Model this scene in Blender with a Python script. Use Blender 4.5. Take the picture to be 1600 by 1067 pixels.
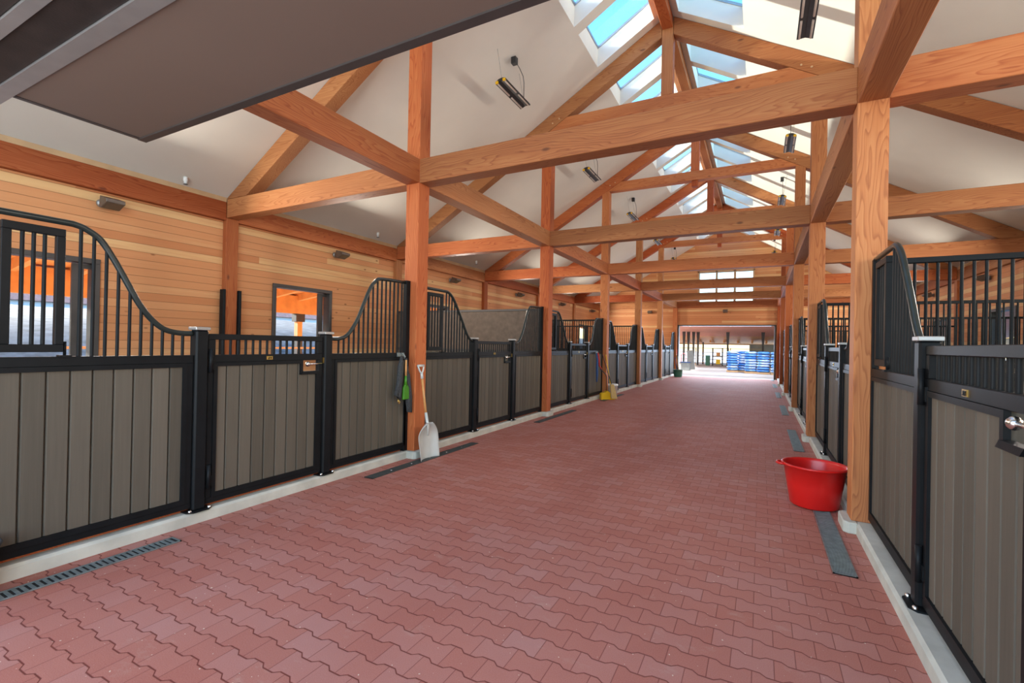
import bpy, bmesh, math, random
from mathutils import Matrix, Vector
random.seed(7)
for o in list(bpy.data.objects): bpy.data.objects.remove(o)
SC = bpy.context.scene; COL = SC.collection
# ------------------------------------------------------------------ camera
def cam_axes(yaw, pitch, roll):
    y, p, r = (math.radians(a) for a in (yaw, pitch, roll))
    F = Vector((math.sin(y)*math.cos(p), math.cos(y)*math.cos(p), math.sin(p)))
    R0 = Vector((math.cos(y), -math.sin(y), 0)); U0 = R0.cross(F)
    return R0*math.cos(r)+U0*math.sin(r), U0*math.cos(r)-R0*math.sin(r), F
R_, U_, F_ = cam_axes(-27.9302, .264, 1.1372)
cd = bpy.data.cameras.new('camera'); cam = bpy.data.objects.new('camera', cd); COL.objects.link(cam)
cam.matrix_world = Matrix(((R_.x, U_.x, -F_.x, 0), (R_.y, U_.y, -F_.y, 0), (R_.z, U_.z, -F_.z, 1.5146), (0, 0, 0, 1)))
cd.sensor_width = 36; cd.lens = 733.6/1600*36; cd.clip_start = .05; cd.clip_end = 2000
SC.camera = cam
# ------------------------------------------------------------------ world, sun, exposure
SC.view_settings.view_transform = 'Standard'; SC.view_settings.look = 'None'
SC.view_settings.gamma = 1; SC.view_settings.exposure = 0.84; SC.view_settings.use_curve_mapping = False
SC.cycles.use_denoising = True
SC.cycles.max_bounces = 10; SC.cycles.diffuse_bounces = 6; SC.cycles.transparent_max_bounces = 12
SC.cycles.sample_clamp_indirect = 6
W = bpy.data.worlds.new('sky'); SC.world = W; W.use_nodes = True
wt = W.node_tree; wt.nodes.clear()
wo = wt.nodes.new('ShaderNodeOutputWorld'); bg = wt.nodes.new('ShaderNodeBackground'); sk = wt.nodes.new('ShaderNodeTexSky')
sk.sky_type = 'NISHITA'; sk.sun_disc = False; sk.sun_elevation = math.radians(22); sk.sun_rotation = math.radians(-95)
sk.air_density = 1.1; sk.dust_density = .8; sk.ozone_density = 2.0
hs = wt.nodes.new('ShaderNodeHueSaturation'); hs.inputs['Saturation'].default_value = 1.32
wt.links.new(sk.outputs[0], hs.inputs['Color']); wt.links.new(hs.outputs[0], bg.inputs[0]); bg.inputs[1].default_value = .50
wt.links.new(bg.outputs[0], wo.inputs[0])
def light(name, kind, loc, energy, color=(1, 1, 1), size=1, size_y=None, direction=None, spread=None):
    l = bpy.data.lights.new(name, kind); l.energy = energy; l.color = color
    if kind == 'AREA':
        l.shape = 'RECTANGLE' if size_y else 'SQUARE'; l.size = size
        if size_y: l.size_y = size_y
        if spread: l.spread = spread
    o = bpy.data.objects.new(name, l); COL.objects.link(o); o.location = loc
    if direction: o.rotation_euler = Vector(direction).to_track_quat('-Z', 'Y').to_euler()
    return o
sun = light('sun', 'SUN', (-20, 0, 10), 11, (1, .95, .84), direction=(1, .085, -.318)); sun.data.angle = math.radians(.6)
# added area fills for daylight, behind the camera and beyond the far door
light('entrance_fill', 'AREA', (-1.6, -1.3, 1.9), 120, (.93, .96, 1), 5.5, 3.4, (0, 1, .38))
light('far_door_fill', 'AREA', (-1.65, 26.9, 1.5), 160, (.62, .78, 1), 4.2, 2.4, (0, -1, -.25))

# ------------------------------------------------------------------ dimensions
S = 4.27; Y1 = 4.8098; T = .2153; XL = -3.9619; XR = .6862; B = 3.5853; TP = 3.8967; K = .0933
XC = -1.638; ZR = 7.758; M = .5875; XWL = -8.154; XWR = 2*XC-XWL; WL = -8.25; WR = 2*XC+8.25
YE = Y1+5*S                      # end wall face
def Y(i): return Y1+(i-1)*S
def roof(x): return ZR-M*abs(x-XC)
ORD = ['nearest', 'second', 'third', 'fourth', 'fifth', 'farthest']
SIDE = {'L': 'left', 'R': 'right'}

# ------------------------------------------------------------------ node helper and materials
class NT:
    def __init__(s, name, rough=.5, metallic=0, base=None, spec=.5):
        s.m = bpy.data.materials.new(name); s.m.use_nodes = True; s.t = s.m.node_tree
        s.b = s.t.nodes['Principled BSDF']; s.b.inputs['Roughness'].default_value = rough
        s.b.inputs['Metallic'].default_value = metallic; s.b.inputs['Specular IOR Level'].default_value = spec
        if base: s.b.inputs['Base Color'].default_value = (*base, 1)
    def put(s, sock, v):
        if v is None: return
        if isinstance(v, bpy.types.NodeSocket): s.t.links.new(v, sock)
        elif isinstance(v, (tuple, list)): sock.default_value = (*v, 1) if len(v) == 3 and len(sock.default_value) == 4 else v
        else: sock.default_value = v
    def n(s, typ, ins={}, out=0, **props):
        nd = s.t.nodes.new(typ)
        for k, v in props.items(): setattr(nd, k, v)
        for k, v in ins.items(): s.put(nd.inputs[k], v)
        return nd.outputs[out]
    def math(s, op, a, b=None, c=None, clamp=False):
        return s.n('ShaderNodeMath', {0: a, 1: b, 2: c}, operation=op, use_clamp=clamp)
    def mix(s, f, a, b, mode='MIX'):
        return s.n('ShaderNodeMix', {0: f, 6: a, 7: b}, out=2, data_type='RGBA', blend_type=mode)
    def co(s, out='Object', scale=(1, 1, 1), loc=(0, 0, 0)):
        c = s.t.nodes.new('ShaderNodeTexCoord').outputs[out]
        return s.n('ShaderNodeMapping', {'Vector': c, 'Scale': scale, 'Location': loc})
    def sep(s, v):
        nd = s.t.nodes.new('ShaderNodeSeparateXYZ'); s.t.links.new(v, nd.inputs[0]); return nd.outputs
    def noise(s, v, sc, det=4, rough=.5, out=0, dist=0):
        return s.n('ShaderNodeTexNoise', {'Vector': v, 'Scale': sc, 'Detail': det, 'Roughness': rough, 'Distortion': dist}, out=out)
    def ramp(s, f, stops, interp='LINEAR'):
        nd = s.t.nodes.new('ShaderNodeValToRGB'); s.put(nd.inputs[0], f); cr = nd.color_ramp; cr.interpolation = interp
        while len(cr.elements) < len(stops): cr.elements.new(.5)
        for e, (p, c) in zip(cr.elements, stops):
            e.position = p; e.color = (*c, 1) if isinstance(c, tuple) else (c, c, c, 1)
        return nd.outputs[0]
    def rng(s, v, a, b, c=0, d=1):
        return s.n('ShaderNodeMapRange', {0: v, 1: a, 2: b, 3: c, 4: d})
    def bump(s, h, strength=.3, dist=.01):
        s.t.links.new(s.n('ShaderNodeBump', {'Height': h, 'Strength': strength, 'Distance': dist}), s.b.inputs['Normal'])
    def color(s, c): s.put(s.b.inputs['Base Color'], c)

def timber_mat():
    m = NT('oiled_fir_timber', .62, spec=.18)
    rnd = m.n('ShaderNodeObjectInfo', out=5)
    c0 = m.t.nodes.new('ShaderNodeTexCoord').outputs['Object']
    off = m.n('ShaderNodeCombineXYZ', {0: m.math('MULTIPLY', rnd, 37.), 1: m.math('MULTIPLY', rnd, 3.1), 2: m.math('MULTIPLY', rnd, 7.7)})
    c1 = m.n('ShaderNodeVectorMath', {0: c0, 1: off}, operation='ADD')
    lx, ly, lz = m.sep(c0)
    warp = m.noise(m.n('ShaderNodeMapping', {'Vector': c1, 'Scale': (.42, 3.0, 3.0)}), 1.0, 3, .5)
    warp2 = m.noise(m.n('ShaderNodeMapping', {'Vector': c1, 'Scale': (3.5, 14, 14)}), 1.0, 2, .5)
    fld = m.math('ADD', m.math('ADD', m.math('MULTIPLY', ly, .75), m.math('MULTIPLY', lz, .55)), m.math('ADD', m.math('MULTIPLY', warp, .42), m.math('MULTIPLY', warp2, .012)))
    saw = m.math('FRACT', m.math('MULTIPLY', fld, 58.))
    late = m.ramp(saw, [(0, 0.), (.62, .30), (.88, 1.), (1., 0.)])
    fib = m.noise(m.n('ShaderNodeMapping', {'Vector': c1, 'Scale': (1.5, 60, 60)}), 1.2, 3, .6)
    big = m.noise(m.n('ShaderNodeMapping', {'Vector': c1, 'Scale': (.5, 2.5, 2.5)}), 1.0, 2, .5)
    g = m.math('SUBTRACT', m.math('ADD', m.math('MULTIPLY', big, .55), m.math('MULTIPLY', fib, .42)), m.math('MULTIPLY', late, .27))
    col = m.ramp(g, [(.08, (.27, .062, .016)), (.38, (.44, .130, .030)), (.68, (.57, .215, .062))])
    vor = m.n('ShaderNodeTexVoronoi', {'Vector': m.n('ShaderNodeMapping', {'Vector': c1, 'Scale': (1.1, 2.6, 2.6)}), 'Scale': 1.0})
    knot = m.rng(vor, .035, .075, 1, 0)
    col = m.mix(m.math('MULTIPLY', knot, .7), col, (.11, .035, .018))
    hue = m.n('ShaderNodeHueSaturation', {'Hue': m.rng(rnd, 0, 1, .484, .510), 'Saturation': m.rng(rnd, 0, 1, 1.02, .90),
              'Value': m.rng(m.n('ShaderNodeMath', {0: m.math('MULTIPLY', rnd, 7.3)}, operation='FRACT'), 0, 1, .68, 1.06), 'Color': col})
    m.color(hue); m.bump(g, .12, .004); return m.m

def siding_mat(name, axis):          # horizontal boards on a wall; axis = length direction
    m = NT(name, .6, spec=.25)
    x, y, z = m.sep(m.t.nodes.new('ShaderNodeTexCoord').outputs['Object'])
    along = y if axis == 'y' else x
    zb = m.math('DIVIDE', z, .121); row = m.math('FLOOR', zb); fz = m.math('FRACT', zb)
    seg = m.math('FLOOR', m.math('DIVIDE', m.math('ADD', along, m.math('MULTIPLY', row, 5.73)), 13.))
    wn = m.n('ShaderNodeTexWhiteNoise', {0: m.n('ShaderNodeCombineXYZ', {0: row, 1: seg})}, out=0, noise_dimensions='3D')
    v = m.n('ShaderNodeCombineXYZ', {0: m.math('MULTIPLY', along, .7), 1: m.math('MULTIPLY', z, 14.), 2: m.math('MULTIPLY', row, 3.3)})
    gr = m.noise(v, 1.5, 4, .6)
    col = m.ramp(m.math('ADD', m.math('MULTIPLY', wn, .65), m.math('MULTIPLY', gr, .35)),
                 [(.15, (.53, .205, .080)), (.48, (.60, .255, .105)), (.70, (.64, .30, .13)), (.84, (.72, .44, .20))])
    kv = m.n('ShaderNodeCombineXYZ', {0: m.math('MULTIPLY', along, 2.2), 1: m.math('MULTIPLY', z, 4.5), 2: row})
    vor = m.n('ShaderNodeTexVoronoi', {'Vector': kv, 'Scale': 1.0})
    col = m.mix(m.math('MULTIPLY', m.rng(vor, .05, .10, 1, 0), .8), col, (.22, .08, .03))
    groove = m.math('MAXIMUM', m.rng(fz, 0, .05, 1, 0), m.rng(fz, .97, 1, 0, 1))
    col = m.mix(m.math('MULTIPLY', groove, .75), col, (.13, .05, .02))
    m.color(col); m.bump(m.math('SUBTRACT', 1., groove), .5, .006); return m.m

def paver_mat():
    m = NT('red_rubber_pavers', .75, spec=.25)
    P, R, A = .1863, .1355, .0108
    pos = m.t.nodes.new('ShaderNodeTexCoord').outputs['Object']; x, y, z = m.sep(pos)
    yn = m.math('DIVIDE', m.math('SUBTRACT', y, 1.1345), R); k = m.math('ROUND', yn)
    ph = m.math('ADD', m.math('DIVIDE', m.math('ADD', x, 2.995), P), m.math('MULTIPLY', k, .5))
    tri = m.math('SUBTRACT', 1., m.math('MULTIPLY', m.math('ABSOLUTE', m.math('SUBTRACT', m.math('FRACT', m.math('ADD', ph, .5)), .5)), 4.))
    trap = m.math('MAXIMUM', m.math('MINIMUM', m.math('MULTIPLY', tri, 3.4), 1.), -1.)
    d = m.math('SUBTRACT', m.math('MULTIPLY', m.math('SUBTRACT', yn, k), R), m.math('MULTIPLY', trap, A))
    row = m.math('ADD', m.math('SUBTRACT', k, 1.), m.math('GREATER_THAN', d, 0.))
    xx = m.math('ADD', m.math('DIVIDE', m.math('ADD', x, 3.088), P), m.math('MULTIPLY', row, .5))
    colu = m.math('FLOOR', xx); fx = m.math('FRACT', xx)
    dj = m.math('MULTIPLY', m.math('SUBTRACT', .5, m.math('ABSOLUTE', m.math('SUBTRACT', fx, .5))), P)
    jw = m.rng(m.math('ABSOLUTE', d), .0016, .0054, 1, 0); js = m.rng(dj, .0006, .003, .75, 0)
    joint = m.math('MAXIMUM', jw, js)
    wn = m.n('ShaderNodeTexWhiteNoise', {0: m.n('ShaderNodeCombineXYZ', {0: colu, 1: row})}, out=0, noise_dimensions='3D')
    speck = m.noise(pos, 210, 3, .8); blot = m.noise(pos, 1.1, 4, .6)
    f = m.math('ADD', m.math('MULTIPLY', wn, .38), m.math('MULTIPLY', blot, .62))
    col = m.ramp(f, [(.15, (.34, .092, .060)), (.5, (.39, .138, .100)), (.85, (.42, .20, .168))])
    col = m.mix(m.math('MULTIPLY', m.rng(speck, .38, .68), .42), col, (.56, .28, .23), 'MIX')
    dust = m.rng(m.noise(m.n('ShaderNodeMapping', {'Vector': pos, 'Scale': (1, 1.6, 1)}), 3.3, 6, .7), .60, .76)
    col = m.mix(m.math('MULTIPLY', dust, .45), col, (.50, .36, .28))
    chip = m.rng(m.noise(pos, 55, 1, .3), .765, .80)
    col = m.mix(m.math('MULTIPLY', chip, .8), col, (.75, .66, .5))
    col = m.mix(m.math('MULTIPLY', joint, .92), col, (.15, .030, .022))
    m.color(col); m.bump(m.math('ADD', m.math('MULTIPLY', joint, -1.), m.math('MULTIPLY', speck, .12)), .35, .004); return m.m

def simple(name, base, rough=.5, metallic=0, var=.12, scale=6, bump=.0, spec=.5):
    m = NT(name, rough, metallic, spec=spec); v = m.co('Object'); nz = m.noise(v, scale, 4)
    lo = tuple(c*(1-var) for c in base); hi = tuple(min(1, c*(1+var)) for c in base)
    m.color(m.ramp(nz, [(.3, lo), (.7, hi)]))
    if bump: m.bump(m.noise(v, scale*12, 3), bump, .003)
    return m.m

def board_mat():
    m = NT('weathered_grey_boards', .7, spec=.3)
    c0 = m.t.nodes.new('ShaderNodeTexCoord').outputs['Object']; x, y, z = m.sep(c0)
    wn = m.n('ShaderNodeNewGeometry', out=8)
    v = m.n('ShaderNodeCombineXYZ', {0: m.math('MULTIPLY', x, 40.), 1: m.math('MULTIPLY', z, 1.2), 2: m.math('MULTIPLY', wn, 50.)})
    g = m.noise(v, 1.4, 4, .6)
    col = m.ramp(m.math('ADD', m.math('MULTIPLY', wn, .5), m.math('MULTIPLY', g, .5)), [(.2, (.078, .066, .049)), (.8, (.128, .108, .082))])
    m.color(col); m.bump(g, .15, .002); return m.m

def glass_mat():
    m = NT('clear_glass', .05); t = m.t
    tr = t.nodes.new('ShaderNodeBsdfTransparent'); tr.inputs[0].default_value = (.93, .97, .97, 1)
    gl = t.nodes.new('ShaderNodeBsdfGlossy'); gl.inputs['Roughness'].default_value = .02
    mx = t.nodes.new('ShaderNodeMixShader'); mx.inputs[0].default_value = .05
    t.links.new(tr.outputs[0], mx.inputs[1]); t.links.new(gl.outputs[0], mx.inputs[2])
    t.links.new(mx.outputs[0], t.nodes['Material Output'].inputs[0]); return m.m

MT = dict(
    timber=timber_mat(), sidey=siding_mat('cedar_siding_side', 'y'), sidex=siding_mat('cedar_siding_end', 'x'), paver=paver_mat(),
    steel=simple('black_powder_coat', (.0085, .0095, .0105), .45, 0, .15, 9, .05, .13), board=board_mat(),
    bronze=simple('bronze_frame', (.05, .043, .04), .45), plaster=simple('painted_drywall', (.73, .70, .625), .85, 0, .02, 2, .03, .2),
    kerb=simple('cast_concrete_kerb', (.50, .49, .42), .8, 0, .14, 5, .25), concrete=simple('concrete_apron', (.42, .42, .42), .85, 0, .1, 1.5, .2),
    galv=simple('galvanised_steel', (.20, .235, .23), .5, .4, .2, 20), chrome=simple('brushed_steel', (.72, .70, .66), .25, 1, .05, 20),
    hollow=simple('drain_void', (.015, .015, .014), .9), rubber=simple('stall_mat', (.06, .055, .05), .9, 0, .2, 3, .2),
    rail=simple('worn_steel_tube', (.016, .024, .023), .30, .1, .2, 12), trim=simple('pale_fir_trim', (.56, .36, .19), .6, 0, .1, 4),
    solid=simple('brown_rubber_board', (.105, .070, .048), .7, 0, .22, 9, .2), glass=glass_mat(),
    doorskin=simple('grey_door_skin', (.155, .112, .088), .55, 0, .03, 1), alu=simple('mill_aluminium', (.36, .35, .34), .4, .6, .06, 8),
    red=simple('red_plastic', (.62, .012, .010), .30, 0, .06, 4), green=simple('green_plastic', (.05, .19, .13), .4, 0, .1, 4),
    lime=simple('bright_green_plastic', (.05, .22, .01), .4, 0, .1, 9), yellow=simple('yellow_plastic', (.80, .48, .01), .4, 0, .05, 6),
    white=simple('white_plastic', (.78, .78, .76), .4, 0, .03, 6), ash=simple('ash_wood_handle', (.62, .30, .10), .5, 0, .12, 12),
    shov=simple('pale_grey_aluminium', (.58, .60, .57), .42, .15, .06, 8), straw=simple('broom_corn', (.52, .36, .14), .8, 0, .25, 50),
    bluer=simple('blue_rope', (.03, .08, .22), .8, 0, .3, 60), redr=simple('red_webbing', (.55, .03, .03), .7, 0, .2, 40),
    grayr=simple('dark_fuzzy_rope', (.045, .048, .05), .95, 0, .5, 80, .6), brass=simple('brass', (.65, .42, .12), .3, 1, .1, 20),
    lampbody=simple('anodised_lamp_body', (.14, .11, .09), .4, .3, .1, 8), heater=simple('black_heater_tray', (.035, .036, .036), .5, .3, .15, 10),
    tubes=simple('pale_heater_tube', (.50, .42, .36), .4, 0, .1, 12), darkwood=simple('dark_stained_wood', (.020, .014, .012), .6, 0, .35, 7, .3),
    gravel=simple('gravel_bank', (.085, .085, .085), .95, 0, .6, 2.5, .9), ground=simple('packed_ground', (.55, .50, .45), .95, 0, .12, .4, .3),
    pinkceil=simple('fir_soffit', (.62, .26, .19), .7, 0, .15, 3), porchwood=simple('porch_fir', (.68, .33, .10), .55, 0, .12, 5),
    mortarwall=simple('grey_block_wall', (.33, .36, .36), .9, 0, .2, 2, .3), sheet=simple('leaning_grey_board', (.20, .22, .22), .8, 0, .2, 3),
)
def bag_mat():
    m = NT('blue_plastic_bag', .3, spec=.6); v = m.co('Object', (1, 1, 1)); a = m.noise(v, 2.2, 5, .7, dist=1.5)
    rnd = m.n('ShaderNodeObjectInfo', out=5)
    f = m.math('ADD', a, m.math('MULTIPLY', m.math('SUBTRACT', rnd, .5), .3))
    m.color(m.ramp(f, [(.36, (.02, .17, .62)), (.50, (.08, .32, .80)), (.60, (.35, .55, .88)), (.74, (.78, .84, .92))])); m.bump(a, .6, .03); return m.m
MT['bag'] = bag_mat(); MT['drainlid'] = simple('dark_drain_lid', (.055, .065, .062), .6, .2, .15, 12); MT['bagb'] = simple('pale_shed_cladding', (.55, .62, .75), .7, 0, .05, .5)

# ------------------------------------------------------------------ mesh builder
class MB:
    def __init__(s): s.v = []; s.f = []; s.sm = []
    def add(s, vs, fs, smooth=False):
        n = len(s.v); s.v += [tuple(v) for v in vs]; s.f += [tuple(n+i for i in f) for f in fs]; s.sm += [smooth]*len(fs); return s
    def box(s, a, b):
        (x0, y0, z0), (x1, y1, z1) = a, b
        x0, x1 = sorted((x0, x1)); y0, y1 = sorted((y0, y1)); z0, z1 = sorted((z0, z1))
        return s.add([(x0, y0, z0), (x1, y0, z0), (x1, y1, z0), (x0, y1, z0), (x0, y0, z1), (x1, y0, z1), (x1, y1, z1), (x0, y1, z1)],
                     [(0, 3, 2, 1), (4, 5, 6, 7), (0, 1, 5, 4), (1, 2, 6, 5), (2, 3, 7, 6), (3, 0, 4, 7)])
    def prism(s, poly, a, b, axis='y'):      # polygon in the two other axes, extruded from a to b
        n = len(poly)
        def P(p, t): return {'y': (p[0], t, p[1]), 'x': (t, p[0], p[1]), 'z': (p[0], p[1], t)}[axis]
        return s.add([P(p, a) for p in poly]+[P(p, b) for p in poly],
                     [tuple(range(n)), tuple(range(2*n-1, n-1, -1))]+[(i, i+n, (i+1) % n+n, (i+1) % n) for i in range(n)])
    def tube(s, pts, r, seg=8, cap=True):
        pts = [Vector(p) for p in pts]; n = len(pts); rs = r if isinstance(r, (list, tuple)) else [r]*n
        t0 = (pts[1]-pts[0]).normalized(); up = Vector((0, 0, 1)) if abs(t0.z) < .9 else Vector((1, 0, 0))
        nrm = (up-t0*up.dot(t0)).normalized(); vs = []
        for i in range(n):
            t = (pts[min(i+1, n-1)]-pts[max(i-1, 0)]).normalized()
            nrm = (nrm-t*nrm.dot(t)).normalized(); bn = t.cross(nrm)
            for k in range(seg):
                a = 2*math.pi*k/seg; vs.append(pts[i]+(nrm*math.cos(a)+bn*math.sin(a))*rs[i])
        fs = [(i*seg+k, i*seg+(k+1) % seg, (i+1)*seg+(k+1) % seg, (i+1)*seg+k) for i in range(n-1) for k in range(seg)]
        s.add(vs, fs, True)
        if cap:
            m = len(s.v)-n*seg; s.f.append(tuple(m+k for k in range(seg-1, -1, -1))); s.f.append(tuple(m+(n-1)*seg+k for k in range(seg))); s.sm += [False, False]
        return s
    def lathe(s, prof, c=(0, 0, 0), seg=40, sx=1, sy=1):
        n = len(prof); vs = [(c[0]+r*sx*math.cos(2*math.pi*k/seg), c[1]+r*sy*math.sin(2*math.pi*k/seg), c[2]+z) for r, z in prof for k in range(seg)]
        return s.add(vs, [(i*seg+k, i*seg+(k+1) % seg, (i+1)*seg+(k+1) % seg, (i+1)*seg+k) for i in range(n-1) for k in range(seg)], True)
    def grid(s, av, bv, solid, f):           # slab of cells; f(a, b, side) -> point; side 0/1
        na, nb = len(av)-1, len(bv)-1
        vs = [f(a, b, sd) for sd in (0, 1) for a in av for b in bv]; nv = len(av)*len(bv)
        I = lambda i, j, sd: sd*nv+i*len(bv)+j
        ok = lambda i, j: 0 <= i < na and 0 <= j < nb and solid(.5*(av[i]+av[i+1]), .5*(bv[j]+bv[j+1]))
        fs = []
        for i in range(na):
            for j in range(nb):
                if not ok(i, j): continue
                fs.append((I(i, j, 0), I(i+1, j, 0), I(i+1, j+1, 0), I(i, j+1, 0))); fs.append((I(i, j, 1), I(i, j+1, 1), I(i+1, j+1, 1), I(i+1, j, 1)))
                for (di, dj, p, q) in ((-1, 0, (i, j), (i, j+1)), (1, 0, (i+1, j+1), (i+1, j)), (0, -1, (i+1, j), (i, j)), (0, 1, (i, j+1), (i+1, j+1))):
                    if not ok(i+di, j+dj): fs.append((I(*p, 0), I(*q, 0), I(*q, 1), I(*p, 1)))
        return s.add(vs, fs)
    def build(s, name, mat, parent=None, bevel=0, loc=None, rotz=0, kind=None):
        me = bpy.data.meshes.new(name); me.from_pydata(s.v, [], s.f); me.polygons.foreach_set('use_smooth', s.sm)
        bm = bmesh.new(); bm.from_mesh(me); bmesh.ops.recalc_face_normals(bm, faces=bm.faces)
        if bevel: bmesh.ops.bevel(bm, geom=bm.edges[:], offset=bevel, segments=1, affect='EDGES', profile=.5)
        bm.to_mesh(me); bm.free(); me.materials.append(MT[mat] if isinstance(mat, str) else mat)
        o = bpy.data.objects.new(name, me); COL.objects.link(o)
        if parent: o.parent = parent
        if loc: o.location = loc
        if rotz: o.rotation_euler.z = rotz
        if kind: o['kind'] = kind
        return o
def tag(o, label, cat, group=None, kind=None):
    if len(label.split()) > 16: print('LONG', label)
    o['label'] = label; o['category'] = cat
    if group: o['group'] = group
    if kind: o['kind'] = kind
    return o
def thing(name, loc, label, cat, group=None, rotz=0):
    o = bpy.data.objects.new(name, None); o.empty_display_size = .1; COL.objects.link(o); o.location = loc; o.rotation_euler.z = rotz
    return tag(o, label, cat, group)
def copy_tree(src, loc, rotz, label, group=None):
    def cp(o, par):
        c = o.copy(); COL.objects.link(c)
        if par is not None: c.parent = par
        for ch in KIDS.get(o.name, []): cp(ch, c)
        return c
    KIDS = {}
    for o in bpy.data.objects:
        if o.parent: KIDS.setdefault(o.parent.name, []).append(o)
    r = cp(src, None); r.location = loc; r.rotation_euler.z = rotz; r['label'] = label
    if group: r['group'] = group
    return r
def beam(name, p0, p1, poly, label, cat, group, mat='timber', bevel=.006):
    """timber with its length on local X; poly = cross-section / side outline in local coordinates as a list, or (w, h)"""
    p0, p1 = Vector(p0), Vector(p1); L = (p1-p0).length; xa = (p1-p0)/L
    za = Vector((0, 0, 1)) if abs(xa.z) < .9 else Vector((-1, 0, 0))
    za = (za-xa*za.dot(xa)).normalized(); ya = za.cross(xa)
    mb = MB()
    if isinstance(poly, tuple): w, h = poly; mb.box((0, -w/2, -h/2), (L, w/2, h/2))
    else: mb.prism(poly, -T/2, T/2, 'y')
    o = mb.build(name, mat, bevel=bevel)
    o.matrix_world = Matrix(((xa.x, ya.x, za.x, p0.x), (xa.y, ya.y, za.y, p0.y), (xa.z, ya.z, za.z, p0.z), (0, 0, 0, 1)))
    return tag(o, label, cat, group)

# ------------------------------------------------------------------ shell
MB().box((XL-.14, -2.5, -.12), (XR+.14, YE+.02, 0)).build('floor', 'paver', kind='structure')
MB().box((WL-.1, -2.5, -.12), (XL-.14, YE, .03)).build('floor_stalls_left', 'rubber', kind='structure').name = 'floor.001'
MB().box((XR+.14, -2.5, -.12), (WR+.1, YE, .03)).build('floor.002', 'rubber', kind='structure')
MB().box((-9.5, YE+.02, -.14), (6.5, 44.5, -.005)).build('floor.003', 'concrete', kind='structure')
gz = MB().box((-120, -60, -.5), (120, 200, -.16)); gz.build('ground', 'ground', kind='structure')
# kerbs with a lip at every post
for sd, (xf, xb, xp) in {'L': (XL-.075, XL-.42, XL+.06), 'R': (XR+.03, XR+.42, XR-.06)}.items():
    mb = MB(); sg = 1 if xf > xb else -1
    mb.prism([(xf, 0), (xf, K-.018), (xf-sg*.018, K), (xb, K), (xb, 0)], -2.4, YE, 'y')
    mb.build('trim_1' if sd == 'L' else 'trim_2', 'kerb', kind='structure')
    for i in range(1, 6):
        y0, y1 = Y(i)-.06, Y(i)+T+.06; c = .035
        m2 = MB(); x0, x1 = (xf-.01*sg, xp)
        pl = [(x0, y0), (xp-sg*c, y0), (xp, y0+c), (xp, y1-c), (xp-sg*c, y1), (x0, y1)]
        m2.prism(pl, 0, K+.002, 'z').build('trim_%d' % (3+2*i+(sd == 'R')), 'kerb', bevel=.008, kind='structure')
# side walls with stall openings
WIN = []
for i in range(0, 6):
    yc = Y(i)+1.645; WIN.append((yc-.665, yc+.665))
WINL = [(1.70, 3.08)]+WIN[1:]
for nm, xw, wins, sg in (('wall_left', WL, WINL, -1), ('wall_right', WR, WIN, 1)):
    ys = sorted({-2.5, YE+.2, *[a for w in wins for a in w]}); zs = [0, 1.15, 2.55, 4.05]
    solid = lambda y, z, wins=wins: not (1.15 < z < 2.55 and any(a < y < b for a, b in wins))
    MB().grid(ys, zs, solid, lambda a, b, s, xw=xw, sg=sg: (xw+sg*.16*s, a, b)).build(nm, 'sidey', kind='structure')
    for n, (a, b) in enumerate(wins):
        fr = MB(); x0, x1 = xw-sg*.035, xw+sg*.17; w = .07
        fr.box((x0, a-.03, 2.55-w+.03), (x1, b+.03, 2.58)); fr.box((x0, a-.03, 1.12), (x1, b+.03, 1.19))
        fr.box((x0, a-.03, 1.19), (x1, a+w-.03, 2.58-w)); fr.box((x0, b-w+.03, 1.19), (x1, b+.03, 2.58-w))
        f = fr.build('window_%d' % (n+1+(6 if sg > 0 else 0)), 'bronze', bevel=.004, kind='structure')
        ss = MB(); xs = xw+sg*.10
        ss.box((xs-.02, b-.24, 1.19), (xs+.02, b-.17, 2.5)); ss.box((xs-.02, b-.17, 2.44), (xs+.02, b-.04, 2.5))
        ss.box((xs-.012, b-.17, 1.19), (xs+.012, b-.11, 2.44)); ss.build('sash', 'bronze', f)
# end wall: door opening and a row of three panes under the gable
XD0, XD1, ZD = -3.925, .625, 2.665
PX = [(-2.90, -2.12), (-2.03, -1.27), (-1.17, -.40)]; PZ = (3.90, 5.42)
xs = sorted({WL-.16, WR+.16, XD0, XD1, XC, *[a for p in PX for a in p]})
zs = [0, ZD, PZ[0], PZ[1], 7.9]
def esolid(x, z): return not ((XD0 < x < XD1 and z < ZD) or (PZ[0] < z < PZ[1] and any(a < x < b for a, b in PX)))
def ept(x, z, s): return (x, YE+.22+.2*s, min(z, roof(x)+.02) if z > 6 else z)
MB().grid(xs, zs[:4]+[6.2], lambda x, z: esolid(x, z) if z < 5.5 else False, ept)
mb = MB(); mb.grid(xs, [0, ZD, 3.7, PZ[0], ] , lambda x, z: esolid(x, z), lambda x, z, s: (x, YE+.22+.18*s, z))
xs2 = sorted({-4.78, 1.50, *[a for p in PX for a in p]})
mb.grid(xs2, [PZ[0], PZ[1]], esolid, lambda x, z, s: (x, YE+.22+.18*s, z))
for xa, xb, in ((-8.41, -4.78), (5.13, 1.50)):
    mb.prism([(xa, 3.90), (xb, 3.90), (xb, roof(xb)+.05), (xa, roof(xa)+.05)], YE+.22, YE+.40, 'y')
mb.prism([(-4.78, 5.42), (1.50, 5.42), (1.50, roof(1.5)+.05), (XC, ZR+.05), (-4.78, roof(-4.78)+.05)], YE+.22, YE+.40, 'y')
mb.build('wall_end', 'sidex', kind='structure')
mb = MB()
mb.box((-2.98, YE+.17, 3.83), (-.32, YE+.42, 3.90)); mb.box((-2.98, YE+.17, 5.42), (-.32, YE+.42, 5.50))
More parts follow.
